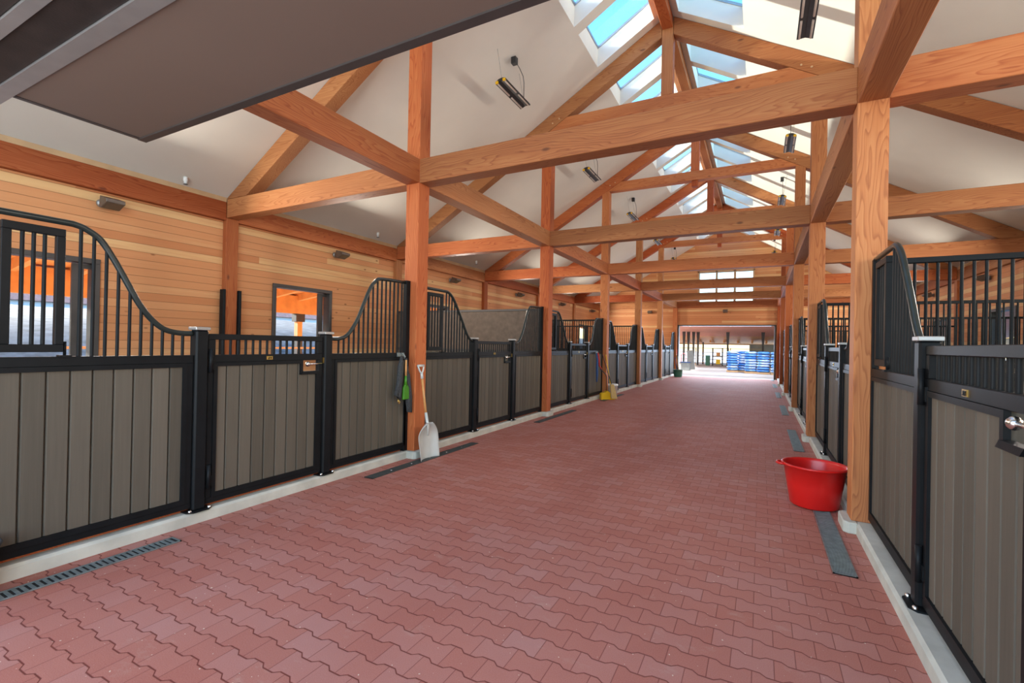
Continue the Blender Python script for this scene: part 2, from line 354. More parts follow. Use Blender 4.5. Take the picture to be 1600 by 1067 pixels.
for xa, xb in ((-2.98, -2.90), (-2.12, -2.03), (-1.27, -1.17), (-.40, -.32)): mb.box((xa, YE+.17, 3.83), (xb, YE+.42, 5.50))
wf = mb.build('window_13', 'trim', bevel=.004, kind='structure')
for a, b in PX: MB().box((a, YE+.30, 3.9), (b, YE+.306, 5.42)).build('pane', 'glass', wf)
mb = MB(); mb.box((XD0-.02, YE+.14, 0), (XD0+.05, YE+.44, ZD)); mb.box((XD1-.05, YE+.14, 0), (XD1+.02, YE+.44, ZD)); mb.box((XD0-.02, YE+.14, ZD-.03), (XD1+.02, YE+.44, ZD+.03))
mb.build('door_1', 'bronze', kind='structure')

# roof slopes with plumb skylight wells
HY = [(Y(i)+o0, Y(i)+o1) for i in range(0, 6) for o0, o1 in ((.40, 1.49), (1.69, 2.78), (3.0, 4.09))]
HO = (.22, 1.295)
for nm, sg in (('ceiling', -1), ('ceiling.001', 1)):
    offs = [0, HO[0], HO[1], 6.95]; ys = sorted({-2.5, YE+.4, *[a for h in HY for a in h]})
    sol = lambda o, y: not (HO[0] < o < HO[1] and any(a < y < b for a, b in HY))
    MB().grid(offs, ys, sol, lambda o, y, s, sg=sg: (XC+sg*o, y, ZR-M*o+.36*s)).build(nm, 'plaster', kind='structure')
    for k, (a, b) in enumerate(HY):
        mb = MB(); f = lambda o, y, s, sg=sg: (XC+sg*o, y, ZR-M*o+.36+.05*s)
        fo = [HO[0]-.05, HO[0]+.012, HO[1]-.012, HO[1]+.05]; fy = [a-.05, a+.012, b-.012, b+.05]
        mb.grid(fo, fy, lambda o, y: not (fo[1] < o < fo[2] and fy[1] < y < fy[2]), f)
        w = mb.build('window_%d' % (14+k+(18 if sg > 0 else 0)), 'alu', kind='structure')
        MB().grid([fo[1], fo[2]], [fy[1], fy[2]], lambda o, y: True, lambda o, y, s, sg=sg: (XC+sg*o, y, ZR-M*o+.385+.006*s)).build('pane', 'glass', w)

# ------------------------------------------------------------------ timber frame
def ordn(i): return ORD[i-1]
BOLT = None; rafters = {}
for i in range(1, 7):
    y = Y(i)+T/2; o = ordn(i)
    for sd, xf, dr, xw in (('L', XL, -1, XWL), ('R', XR, 1, XWR)):
        s_ = SIDE[sd]; xc = xf+dr*T/2
        # aisle post, top cut to the rafter
        zin, zout = (6.0, roof(xf+dr*T)-.335) if i < 6 else (TP, TP-.001)
        beam('timber_post', (xc, y, K), (xc, y, zin), [(0, -T/2), (zin-K, -T/2), (zin-K, -T/2+.1), (zout-K, T/2), (0, T/2)] if dr < 0 else
             [(0, -T/2), (zout-K, -T/2), (zin-K, T/2-.1), (zin-K, T/2), (0, T/2)],
             'orange fir timber post beside the aisle, %s from the camera in the %s row' % (o, s_), 'post', 'timber posts along the aisle')
        wc = xw+dr*T/2
        beam('wall_post', (wc, y, .03), (wc, y, B if i < 7 else TP), (T, T), 'timber post standing against the %s outer wall, %s from the camera' % (s_, o), 'post', 'timber posts on the outer walls')
        # side tie beam
        beam('tie_beam', (xf+dr*T, y, (B+TP)/2), (xw, y, (B+TP)/2), (T, TP-B), 'horizontal timber tie beam over the %s stalls, %s from the camera' % (s_, o), 'beam', 'tie beams of the trusses')
        # rafter
        L0 = abs(xw-XC)-T/2; xk = XC+dr*T/2
        poly = [(0, TP-roof(xw)+.004), (0, -.008), (L0, M*L0-.008), (L0, M*L0-.338), ((TP+.004-roof(xw)+.338)/M, TP+.004-roof(xw))]
        if dr > 0: p0, p1, pl = (xw, y, roof(xw)), (xk, y, roof(xw)), poly
        else: p0, p1, pl = (xw, y, roof(xw)), (xk, y, roof(xw)), poly
        if i < 6: rafters[sd] = beam('rafter', p0, p1, pl, 'sloping truss rafter under the %s ceiling slope, %s truss from the camera' % (s_, o), 'beam', 'truss rafters')
        # longitudinal beam and wall plate towards the camera
        ya, yb = (Y(i-1)+T, Y(i))
        beam('longitudinal_beam', (xc, ya, (B+TP)/2), (xc, yb, (B+TP)/2), (T, TP-B), 'lengthwise timber beam on top of the %s row of posts, %s bay from the camera' % (s_, o), 'beam', 'lengthwise beams over the post rows')
        beam('wall_plate', (xw+dr*.08, ya, 3.696), (xw+dr*.08, yb, 3.696), (.16, .312), 'timber wall plate along the top of the %s outer wall, %s bay from the camera' % (s_, o), 'beam', 'wall plates')
        tag(MB().box((xw+dr*.005, ya, 3.852), (xw+dr*.15, yb, 3.93)).build('trim_board', 'trim'), 'pale trim board under the %s ceiling edge, %s bay from the camera' % (s_, o), 'trim', 'pale trim boards above the wall plates')
    beam('tie_beam', (XL, y, (B+TP)/2), (XR, y, (B+TP)/2), (T, TP-B), 'horizontal timber tie beam spanning the aisle, %s from the camera' % o, 'beam', 'tie beams of the trusses')
    beam('ridge_beam', (XC, Y(i-1)+T, 7.585), (XC, Y(i), 7.585), (.19, .20), 'ridge beam at the peak of the ceiling, %s bay from the camera' % o, 'beam', 'ridge beams')
    if i == 6: continue
    cz0, cz1 = 6.0, 6.244; e0 = (ZR-.343-cz0)/M; e1 = (ZR-.343-cz1)/M
    beam('collar_tie', (XC-e0, y, cz0), (XC+e0, y, cz0), [(0, 0), (e0-e1, cz1-cz0), (e0+e1, cz1-cz0), (2*e0, 0)], 'upper collar tie joining two rafters, %s truss from the camera' % o, 'beam', 'upper collar ties')
    kp = beam('king_post', (XC, y, cz1), (XC, y, 7.62), (T-.004, T-.01), 'short king post between the collar tie and the ridge, %s truss from the camera' % o, 'post', 'king posts')
    MB().box((cz0-.16-cz1, -T/2+.02, -T/2+.03), (cz0-cz1, T/2-.02, T/2-.03)).build('pendant', 'timber', kp, bevel=.012)
    for px, pz in ((-3.95, 6.17), (-3.80, 6.24), (.67, 6.17), (.52, 6.24)):
        bo = BOLT.copy() if BOLT else MB().lathe([(0, .012), (.012, .010), (.018, 0), (.018, -.004)], (0, 0, 0), 10).build('bolt_head', 'trim')
        if BOLT: COL.objects.link(bo)
        else: BOLT = bo
        bo.parent = rafters['L' if px < XC else 'R']; bo.matrix_parent_inverse = bo.parent.matrix_world.inverted()
        bo.matrix_world = Matrix.Translation((px, Y(i)-.002, pz)) @ Matrix.Rotation(math.pi/2, 4, 'X')

# ------------------------------------------------------------------ stall fronts
def lerp(tab, u):
    if u <= tab[0][0]: return tab[0][1]
    for (a, za), (b, zb) in zip(tab, tab[1:]):
        if u <= b: return za+(zb-za)*(u-a)/(b-a)
    return tab[-1][1]
def smooth_curve(tab):
    us = []; n = len(tab)
    for i in range(n-1):
        p0, p1, p2, p3 = tab[max(i-1, 0)], tab[i], tab[i+1], tab[min(i+2, n-1)]
        for k in range(4):
            t = k/4; f = lambda j: .5*((2*p1[j])+(-p0[j]+p2[j])*t+(2*p0[j]-5*p1[j]+4*p2[j]-p3[j])*t*t+(-p0[j]+3*p1[j]-3*p2[j]+p3[j])*t**3)
            us.append((f(0), f(1)))
    us.append(tab[-1]); return us
MR = 1.37            # top of the solid part
def boards(u0, u1, z0, z1, cut=None):
    mb = MB(); n = max(1, round((u1-u0)/.122)); w = (u1-u0)/n
    if cut: mb.box((u0, .006, z0), (cut[0]-.01, .012, z1)).box((cut[0]-.01, .006, z0), (u1, .012, cut[1]))
    else: mb.box((u0, .006, z0), (u1, .012, z1))
    for k in range(n):
        a, b = u0+k*w, u0+(k+1)*w
        zt = cut[1] if cut and b > cut[0]+.03 else z1
        g = .007; mb.prism([(a+.003, -.004), (a+g+.002, -.014), (b-g-.002, -.014), (b-.003, -.004), (b-.003, .014), (a+.003, .014)], z0, zt, 'z')
        if cut and zt < z1 and a < cut[0]-.005: mb.prism([(a+.003, -.004), (a+g+.002, -.014), (cut[0], -.014), (cut[0], .014), (a+.003, .014)], zt, z1, 'z')
    return mb
def frame_lower(p, u0, u1, notch=None):
    """steel frame round the boards, from z=.02 to the mid rail (heights above the kerb)"""
    zb, zm = .03, MR-K; w = .045; d = .024; mb = MB()
    mb.box((u0, -d, zb), (u1, d, zb+.045)); mb.box((u0, -d, zm-.065), (u1, d, zm))
    mb.box((u0, -d, zb+.045), (u0+w, d, zm-.065)); mb.box((u1-w, -d, zb+.045), (u1, d, zm-.065))
    mb.build('frame', 'steel', p, bevel=.003)
    t = MB(); i0, i1 = u0+w, u1-w; z0, z1 = zb+.045, zm-.065; a = .032; dd = -.030
    t.prism([(i0, z0), (i1, z0), (i1-a, z0+a*1.2), (i0+a, z0+a*1.2)], dd, -.008, 'y'); t.prism([(i0, z0), (i0+a, z0+a*1.2), (i0+a, z1-a), (i0, z1)], dd, -.008, 'y')
    if not notch:
        t.prism([(i0, z1), (i0+a, z1-a), (i1-a, z1-a), (i1, z1)], dd, -.008, 'y'); t.prism([(i1, z0), (i1, z1), (i1-a, z1-a), (i1-a, z0+a*1.2)], dd, -.008, 'y')
    else:
        nu, nz = notch
        t.prism([(i0, z1), (i0+a, z1-a), (nu-a, z1-a), (nu, z1)], dd, -.008, 'y')
        t.prism([(nu-a, z1-a), (nu, z1), (nu, nz), (nu-a, nz-a)], dd, -.008, 'y')
        t.prism([(nu, nz), (i1, nz), (i1-a, nz-a), (nu-a, nz-a)], dd-.012, .0, 'y')
        t.prism([(i1, z0), (i1, nz), (i1-a, nz-a), (i1-a, z0+a*1.2)], dd, -.008, 'y')
    t.build('board_trim', 'steel', p)
def bars(p, us, zf, z0=MR-K-.005, skip=None):
    for u in us:
        if skip and skip[0] < u < skip[1]: continue
        MB().tube([(u, 0, z0), (u, 0, zf(u)-K)], .0115, 8, False).build('bar', 'rail' if False else 'steel', p)
PITCH = .0722
def make_hay_panel(tab, W, hay):
    p = thing('stall_panel', (0, 0, 0), '', 'stall panel')
    frame_lower(p, 0, W); boards(.045, W-.045, .08, MR-K-.065).build('boards', 'board', p)
    MB().box((0, -.024, MR-K+.001), (.05, .024, tab[0][1]-K)).build('end_channel', 'steel', p, bevel=.003)
    pts = smooth_curve([(.02, tab[0][1])]+tab[1:]); MB().tube([(u, 0, z-K) for u, z in pts]+[(W, 0, pts[-1][1]-K)], .021, 12).build('top_tube', 'rail', p)
    n = int((W-.05)/PITCH); us = [W-.03-PITCH*(k+.6) for k in range(n)]
    bars(p, [u for u in us if u > .06], lambda u: lerp(pts, u), skip=(hay[0]-.03, hay[1]+.03))
    z0, z1 = 1.40-K, 2.21-K; a, b = hay; f = MB()
    f.box((a, -.03, z0), (b, .012, z0+.05)); f.box((a, -.03, z1-.05), (b, .012, z1)); f.box((a, -.03, z0+.05), (a+.045, .012, z1-.05)); f.box((b-.045, -.03, z0+.05), (b, .012, z1-.05))
    hw = f.build('hay_window', 'steel', p, bevel=.003)
    for k in range(1, 4):
        u = a+.045+(b-a-.09)*k/4; MB().tube([(u, -.008, z0+.02), (u, -.008, z1-.02)], .0115, 8, False).build('bar', 'steel', hw)
    h = MB().tube([(b+.012, -.01, z0-.02), (b+.012, -.01, z0+.07)], .009, 8); h.box((b-.02, -.04, z0-.035), (b+.04, .02, z0-.02)); h.build('hinge', 'steel', hw)
    return p
def make_plain_panel(tab, W):
    p = thing('stall_panel', (0, 0, 0), '', 'stall panel')
    frame_lower(p, 0, W); boards(.045, W-.045, .08, MR-K-.065).build('boards', 'board', p)
    MB().box((W-.075, -.03, 0), (W, .03, 2.31-K)).build('end_channel', 'steel', p, bevel=.003)
    pts = smooth_curve(tab); MB().tube([(u, 0, z-K) for u, z in pts if u < W-.05]+[(W-.06, 0, tab[-1][1]-K)], .021, 12).build('top_tube', 'rail', p)
    bars(p, [.04+PITCH*k for k in range(1, int((W-.11)/PITCH)+1)], lambda u: lerp(pts, u))
    return p
def make_post(hinge):
    p = thing('gate_post', (0, 0, 0), '', 'gate post')
    h = 1.575-K
    MB().box((-.05, -.05, .008), (.05, .05, h)).build('shaft', 'steel', p, bevel=.012)
    MB().box((-.058, -.058, h), (.058, .058, h+.026)).build('cap', 'alu', p, bevel=.004)
    MB().prism([(-.10, -.05), (-.06, -.085), (.06, -.085), (.10, -.05), (.10, .05), (-.10, .05)], 0, .010, 'z').build('base_plate', 'steel', p)
    for x in (-.075, .075): MB().lathe([(.014, .010), (.014, .022), (.006, .026), (0, .026)], (x, -.055, 0), 10).build('bolt', 'chrome', p)
    if not hinge: MB().box((-.058, -.035, 1.27-K), (-.048, .0, 1.33-K)).build('strike_plate', 'brass', p)
    return p
def make_door(W):
    p = thing('stall_door', (0, 0, 0), '', 'door'); top = 1.548-K; zm = MR-K
    notch = (W-.235, zm-.175)
    frame_lower(p, 0, W, notch); boards(.045, W-.045, .08, zm-.065, (notch[0]-.02, notch[1]-.02)).build('boards', 'board', p)
    f = MB(); f.box((0, -.024, zm), (.06, .024, top-.05)); f.box((W-.06, -.024, zm), (W, .024, top-.05)); f.box((0, -.024, top-.05), (W, .024, top)); f.build('top_frame', 'steel', p, bevel=.003)
    bars(p, [.06+(W-.12)*(k)/15 for k in range(1, 15)], lambda u: top+K-.03)
    l = MB().tube([(W-.175, -.02, zm-.105), (W+.0, -.02, zm-.105)], .0095, 10); lt = l.build('latch_rod', 'chrome', p)
    MB().lathe([(0, .026), (.012, .023), (.022, .012), (.025, 0), (.022, -.012), (.012, -.023), (0, -.026)], (W-.175, -.02, zm-.105), 16).build('knob', 'chrome', lt)
    for z in (.16, 1.13):
        h = MB().tube([(.012, -.045, z), (.012, -.045, z+.20)], .016, 10); h.box((0, -.035, z+.02), (.05, -.02, z+.10)); h.build('hinge', 'steel', p)
    pl = MB().box((W*.48-.03, -.028, zm-.05), (W*.48+.03, -.024, zm-.018)).build('badge', 'brass', p)
    g = MB(); u = W*.48; g.box((u-.012, -.031, zm-.046), (u-.004, -.027, zm-.024)); g.box((u-.018, -.031, zm-.046), (u-.004, -.027, zm-.041)); g.box((u+.002, -.031, zm-.030), (u+.020, -.027, zm-.025)); g.box((u+.008, -.031, zm-.046), (u+.014, -.027, zm-.025))
    g.build('badge_mark', 'steel', pl)
    return p
LEN = S-T; XSL = XL-.14; XSR = XR+.14
PL = {}
def protos(key, h, l, hay, tab1, tab2):
    PL[key] = dict(h=h, l=l, hay=make_hay_panel(tab1, h-.055, hay), door=make_door(l-h-.125), plain=make_plain_panel(tab2, LEN-l-.055), hp=make_post(True), lp=make_post(False), used=set())
T2 = [(0, 1.53), (.10, 1.53), (.20, 1.555), (.28, 1.62), (.38, 1.76), (.475, 1.955), (.57, 2.139), (.66, 2.235), (.77, 2.272), (1.31, 2.285)]
protos('std', 1.40, 2.72, (.17, .52), [(0, 2.262), (.55, 2.262), (.68, 2.25), (.80, 2.17), (.93, 2.01), (1.05, 1.845), (1.14, 1.71), (1.2, 1.635), (1.27, 1.575), (1.345, 1.545)], T2)
protos('near', 1.465, 2.745, (.30, .60), [(0, 2.262), (.56, 2.262), (.66, 2.258), (.725, 2.234), (.795, 2.182), (.872, 2.061), (.951, 1.911), (1.034, 1.754), (1.12, 1.64), (1.21, 1.57), (1.32, 1.546), (1.41, 1.546)], T2)
BAYN = ['first', 'second', 'third', 'fourth', 'fifth', 'farthest']
for i in range(0, 6):
    for sd in 'LR':
        P = PL['near' if (i == 0 and sd == 'L') else 'std']
        if sd == 'L': org = lambda u, i=i: (XSL, Y(i)+T+u, K); rz = math.pi/2
        else: org = lambda u, i=i: (XSR, Y(i+1)-u, K); rz = -math.pi/2
        w = ', %s stall front on the %s' % (BAYN[i], SIDE[sd]); h, l = P['h'], P['l']
        for key, u, lab, grp in (('hay', 0, 'grey stall panel with bars and a feed window', 'stall panels with feed windows'),
                                 ('hp', h, 'black gate post with metal cap carrying the hinges', 'gate posts'),
                                 ('door', h+.06, 'low stall door with grey boards and short bars', 'stall doors'),
                                 ('lp', l, 'black gate post with metal cap on the latch side', 'gate posts'),
                                 ('plain', l+.055, 'grey stall panel with bars sweeping up to the timber', 'stall panels beside the posts')):
            if key not in P['used']:
                P['used'].add(key); o = P[key]; o.location = org(u); o.rotation_euler.z = rz; o['label'] = lab+w; o['group'] = grp
            else: copy_tree(P[key], org(u), rz, lab+w, grp)

# partitions between stalls
def make_partition(x0, x1, solid, lab):
    p = thing('stall_partition', (min(x0, x1), 0, .03), lab, 'partition', 'partitions between stalls'); W = abs(x1-x0)
    mb = MB(); mb.box((0, -.025, .06), (.05, .025, 2.205)); mb.box((W-.05, -.025, .06), (W, .025, 2.205)); mb.box((0, -.025, 2.205), (W, .025, 2.25)); mb.box((.05, -.025, 1.28), (W-.05, .025, 1.34)); mb.box((0, -.025, 0), (W, .025, .06))
    mb.build('frame', 'steel' if not solid else 'bronze', p, bevel=.003)
    boards(.05, W-.05, .06, 1.28).build('boards', 'board', p)
    if solid: MB().box((.05, -.012, 1.34), (W-.05, .012, 2.205)).build('solid_panel', 'solid', p)
    else:
        for k in range(1, int((W-.1)/PITCH)): MB().tube([(.05+k*PITCH, 0, 1.33), (.05+k*PITCH, 0, 2.21)], .0115, 6, False).build('bar', 'steel', p)
    return p
pl = make_partition(WL+.02, XSL-.08, True, 'solid brown upper panel partition reaching from the second left post to the left wall'); pl.location.y = Y(2)+T/2
pb = make_partition(WL+.02, XSL-.08, False, 'barred partition behind the third post of the left row'); pb.location.y = Y(3)+T/2
copy_tree(pb, (WL+.02, Y(4)+T/2, .03), 0, 'barred partition behind the fourth post of the left row')
pr = make_partition(XSR+.08, WR-.02, False, 'barred partition running from the nearest right post to the right wall'); pr.location.y = Y(1)+T/2
for i in range(2, 6): copy_tree(pr, (XSR+.08, Y(i)+T/2, .03), 0, 'barred partition running from the %s right post to the right wall' % ordn(i))
for y, w in ((Y(1)-.03, 'near'), (Y(1)+T+.03, 'far')):
    tag(MB().box((XWL-.06, y-.022, .03), (XWL+.045, y+.022, 2.35)).build('wall_channel', 'steel', bevel=.003), 'upright black steel channel on the %s side of the nearest left wall post' % w, 'channel', 'wall channels')

# ------------------------------------------------------------------ overhead door folded up above the camera
od = thing('overhead_door', (XL+.1, 1.69, 2.9), 'grey overhead door panel with dark edge, raised flat above the entrance at top left', 'door')
W_ = 4.4
MB().box((0, -.655, .0), (W_, -.03, .03)).build('panel', 'doorskin', od)
MB().box((-.02, -.03, -.010), (W_, .022, .045)).build('front_channel', 'bronze', od)
MB().box((-.02, -.655, -.006), (.012, -.03, .045)).build('side_channel', 'bronze', od)
MB().box((-.35, -.735, -.012), (W_, -.658, .05)).build('cross_rail', 'alu', od)
MB().box((-.35, -.885, .0), (W_, -.738, .05)).build('wood_cladding', 'darkwood', od)
MB().box((-.35, -.94, -.012), (W_, -.888, .05)).build('cross_rail', 'alu', od)
MB().box((-.35, -1.6, .0), (W_, -.945, .05)).build('wood_cladding', 'darkwood', od)

# ------------------------------------------------------------------ lamps, heaters, sensors
def make_lamp():
    p = thing('wall_lamp', (0, 0, 0), '', 'lamp', 'wall lamps')
    d = MB().lathe([(0, .0), (.055, 0), (.055, .03), (.03, .045), (0, .045)], (0, 0, 0), 20); d.v = [(vz, vx, vy) for vx, vy, vz in d.v]; d.build('mount', 'alu', p)
    MB().tube([(.04, 0, 0), (.12, .03, .01)], .014).build('arm', 'lampbody', p)
    b = MB().prism([(.10, .09), (.30, .03), (.30, -.02), (.13, -.085), (.08, -.06)], -.05, .17, 'y'); b.build('head', 'lampbody', p, bevel=.006)
    MB().prism([(.29, -.028), (.14, -.084), (.145, -.092), (.295, -.036)], -.03, .15, 'y').build('lens', 'glass', p)
    return p
lp = make_lamp(); first = True
LP = [(3.106, 0), (7.21, 1), (11.51, 2), (15.8, 3), (20.11, 4), (24.5, 5)]
for y, k in LP:
    lab = 'brown wall lamp high on the left wall, %s from the camera' % ORD[k]
    if first: lp.location = (WL, y, 3.375); lp['label'] = lab; first = False
    else: copy_tree(lp, (WL, y, 3.375), 0, lab)
for k in range(6):
    o = copy_tree(lp, (WR, Y(k)+2.4, 3.375), math.pi, 'brown wall lamp high on the right wall, %s from the camera' % ORD[k])
for x, lab in ((-5.454, 'brown lamp on the end wall left of the big doorway'), (-1.689, 'small brown lamp on the end wall above the big doorway')):
    copy_tree(lp, (x, YE+.22, 3.39), -math.pi/2, lab)

def make_heater():
    p = thing('hanging_heater', (0, 0, 0), '', 'heater', 'hanging twin strip heaters')
    L = .92; mb = MB(); pr_ = [(-.10, .0), (-.09, .035), (-.03, .06), (.03, .06), (.09, .035), (.10, .0), (.085, -.0), (.0, .02), (-.085, 0)]
    mb.prism(pr_, -L/2, L/2, 'y').build('housing', 'heater', p)
    for sx in (-1, 1):
        for a, b in ((-L/2+.02, -.04), (.04, L/2-.02)): MB().tube([(sx*.068, a, .0), (sx*.068, b, .0)], .014, 8).build('heating_tube', 'tubes', p)
        MB().box((sx*.068-.025, -L/2-.012, -.008), (sx*.068+.025, -L/2+.012, .03)).build('end_cap', 'yellow', p)
    for yy in (-.40, .40): MB().tube([(0, yy, .06), (0, yy, .655)], .0025, 5).build('hanging_wire', 'galv', p)
    return p
ht = make_heater(); first = True
for i in range(1, 6):
    for sd, x in (('L', -3.83), ('R', .47)):
        lab = 'black twin strip heater hanging below the %s ceiling slope, %s from the camera' % (SIDE[sd], ordn(i))
        y = Y(i)+2.3; tilt = .30 if sd == 'L' else -.30
        if first: o = ht; o['label'] = lab; first = False
        else: o = copy_tree(ht, (0, 0, 0), 0, lab)
        o.location = (x, y, 5.80); o.rotation_euler = (0, -tilt*.6, 0)
        zc = roof(x)
        jb = MB().box((-.045, -.045, -.13), (.045, .045, -.012)); j = jb.build('junction_box', 'heater', None, bevel=.004); j.location = (x, y-.0, zc-.01)
        tag(j, 'small dark junction box on the %s ceiling slope above the %s heater' % (SIDE[sd], ordn(i)), 'junction box', 'junction boxes on the ceiling')
        c = MB().tube([(0, .03, -.06), (.02, .16, -.12), (.03, .28, -.20), (.03, .32, -.30), (.03, .32, 5.84-zc)], .006, 6).build('cable', 'heater', j)
for x, y, w in ((-8.0, 4.07, 'left of the first wall post'), (-7.9, 12.42, 'beyond the second wall post'), (-7.95, 8.2, 'between the other two')):
    s_ = thing('sprinkler_head', (x, y, roof(x)), 'small white sprinkler head low on the left ceiling, '+w, 'sprinkler', 'sprinkler heads')
    MB().lathe([(0, .0), (.03, 0), (.034, -.05), (.025, -.07), (.022, -.10), (0, -.10)], (0, 0, 0), 14).build('body', 'white', s_)
    MB().lathe([(0, -.10), (.03, -.105), (.03, -.115), (0, -.115)], (0, 0, 0), 12).build('deflector', 'galv', s_)

# ------------------------------------------------------------------ drains
def make_drain(x0, x1, y0, y1, slot, lab, closed=False):
    p = thing('floor_drain', (0, 0, 0), lab, 'drain', 'floor drains')
    MB().box((x0, y0, 0), (x1, y1, .002)).build('channel', 'hollow', p)
    mb = MB(); e = .010
    for a, b in (((x0, y0), (x0+e, y1)), ((x1-e, y0), (x1, y1)), ((x0, y0), (x1, y0+e)), ((x0, y1-e), (x1, y1))): mb.box((*a, .001), (*b, .008))
    if closed: mb.box((x0+e, y0, .002), (x1-e, y1, .006))
    else:
        n = int((y1-y0)/slot)
        for k in range(n): mb.box((x0+e, y0+k*slot, .002), (x1-e, y0+k*slot+slot*.5, .007))
    mb.build('grate', 'galv' if not closed else 'drainlid', p)
    if closed:
        for k in range(1, 6): MB().lathe([(.012, .006), (.012, .009), (0, .010)], ((x0+x1)/2, y0+(y1-y0)*k/6, 0), 8).build('screw', 'chrome', p)
make_drain(-3.90, -3.775, .3, 1.95, .034, 'coarse slotted floor drain along the left kerb, nearest the camera')
make_drain(-3.86, -3.735, 3.85, 6.03, .02, 'dark covered drain strip under the shovel at the nearest left post', True)
make_drain(-3.86, -3.735, 8.25, 10.3, .02, 'covered drain strip beside the second left post', True)
make_drain(-3.86, -3.735, 12.5, 14.6, .03, 'covered drain strip beside the third left post, under the dustpan', True)
for i in range(1, 7):
    a, b = (3.85, 5.9) if i == 1 else (Y(i)-.93, Y(i)+1.15 if i < 6 else YE-.1)
    make_drain(.455, .595, a, b, .024, 'narrow slotted floor drain along the right kerb, %s from the camera' % ordn(i))

# ------------------------------------------------------------------ shovel
sh = thing('shovel', (-3.80, 5.01, 0), 'grey scoop shovel with wooden shaft leaning on the nearest left post', 'shovel')
def place_lean(o, base, top):
    z = (Vector(top)-Vector(base)).normalized(); y = Vector((-1, 0, 0)); y = (y-z*y.dot(z)).normalized(); x = y.cross(z)
    o.matrix_world = Matrix(((x.x, y.x, z.x, base[0]), (x.y, y.y, z.y, base[1]), (x.z, y.z, z.z, base[2]), (0, 0, 0, 1)))
place_lean(sh, (-3.775, 4.885, .0), (-3.935, 4.875, 1.19))
nu, nv = 16, 18; vs = []
for j in range(nv+1):
    v = j/nv; z = .0+v*.47
    half = .205*(1-max(0, (v-.55)/.45)**2.6*.82) if v > .55 else .205*(.93+.07*v/.55)
    for i_ in range(nu+1):
        u = -1+2*i_/nu; lip = max(0, abs(u)-.72)/.28
        dep = .075*(1-abs(u)**2.4)
        rise = max(0, (v-.62)/.38)**2*.05
        rib = .016*max(0, math.cos(u*11))*max(0, 1-abs(v-.32)/.34)
        vs.append((u*half, dep-rise*1.2-.03+rib*.6, z))
fs = [(j*(nu+1)+i_, j*(nu+1)+i_+1, (j+1)*(nu+1)+i_+1, (j+1)*(nu+1)+i_) for j in range(nv) for i_ in range(nu)]
bl = MB().add(vs, fs, True).build('blade', 'shov', sh); sm = bl.modifiers.new('solid', 'SOLIDIFY'); sm.thickness = .004
MB().tube([(0, -.02, .30), (0, -.035, .42), (0, -.02, .60)], [.012, .020, .019], 12).build('socket', 'shov', sh)
MB().tube([(0, -.02, .58), (0, -.01, 1.06)], .0155, 12).build('shaft', 'ash', sh)
g = MB().tube([(0, -.01, 1.04), (0, -.01, 1.12)], .019, 12); g.tube([(0, -.01, 1.10), (-.03, -.01, 1.14), (-.052, -.01, 1.19), (-.052, -.01, 1.215)], .011, 8)
g.tube([(0, -.01, 1.10), (.03, -.01, 1.14), (.052, -.01, 1.19), (.052, -.01, 1.215)], .011, 8); g.tube([(-.06, -.01, 1.212), (.06, -.01, 1.212)], .016, 12); g.build('grip', 'shov', sh)

# ------------------------------------------------------------------ tub builder
def make_tub(loc, r0, r1, h, mat, lab, cat='tub', handles=True, rz=0):
    p = thing(cat if cat != 'tub' else 'plastic_tub', loc, lab, cat, rotz=rz)
    MB().lathe([(0, .004), (r0*.96, .004), (r0, .015), (r0+(r1-r0)*.5, h*.5), (r1, h-.02), (r1+.018, h-.016), (r1+.022, h-.004), (r1+.014, h+.004), (r1-.006, h), (r1-.012, h-.02), (r0+(r1-r0)*.5-.01, h*.5), (r0-.012, .03), (0, .02)], seg=56).build('body', mat, p)
    if handles:
        for s in (-1, 1):
            MB().tube([(s*r1, -.055, h-.012), (s*(r1+.05), -.04, h-.010), (s*(r1+.062), 0, h-.010), (s*(r1+.05), .04, h-.010), (s*r1, .055, h-.012)], .012, 8).build('handle', mat, p)
    return p
make_tub((.478, 5.42, .009), .205, .262, .395, 'red', 'round bright red plastic tub standing on the drain by the nearest right post', rz=.15)
gt = make_tub((-3.68, 24.9, 0), .19, .225, .37, 'green', 'dark green round tub holding tool handles near the far doorway', handles=False)
wb = thing('bucket', (-3.86, 13.68, 0), 'white lidded plastic bucket behind the yellow dustpan', 'bucket')
MB().lathe([(0, .003), (.13, .003), (.15, .33), (.155, .33), (.155, .35), (0, .35)], seg=32).build('body', 'white', wb); MB().lathe([(.16, .34), (.163, .375), (.15, .385), (0, .385)], seg=32).build('lid', 'white', wb)
make_tub((-4.14+.165, .86, 0), .15, .18, .30, 'grayr', 'edge of a black rubber feed pan at the far left kerb', handles=False)['category'] = 'tub'

# hanging ropes and scoop beside the nearest left post
def rope(name, pts, r, mat, lab, cat, group=None, par=None):
    o = MB().tube(pts, r, 7).build(name, mat, par)
    return tag(o, lab, cat, group) if not par else o
hk = thing('tack_hook', (-4.06, 4.63, 1.34), 'dark metal tack hook on the stall rail beside the nearest left post', 'hook')
MB().tube([(0, 0, .02), (.05, 0, .015), (.075, 0, -.02), (.06, 0, -.04)], .009, 8).build('prong', 'galv', hk); MB().box((-.01, -.06, -.02), (.008, .06, .03)).build('plate', 'galv', hk)
ro = rope('lead_rope', [(-4.01, 4.60, 1.33), (-4.005, 4.56, 1.2), (-4.0, 4.54, 1.0), (-4.01, 4.50, .85), (-4.0, 4.545, .80), (-4.0, 4.56, 1.0), (-4.0, 4.585, 1.28)], [.018, .03, .032, .026, .03, .032, .02], 'grayr', 'fuzzy dark lead rope hanging left of the green scoop, brass snap at its end', 'rope')
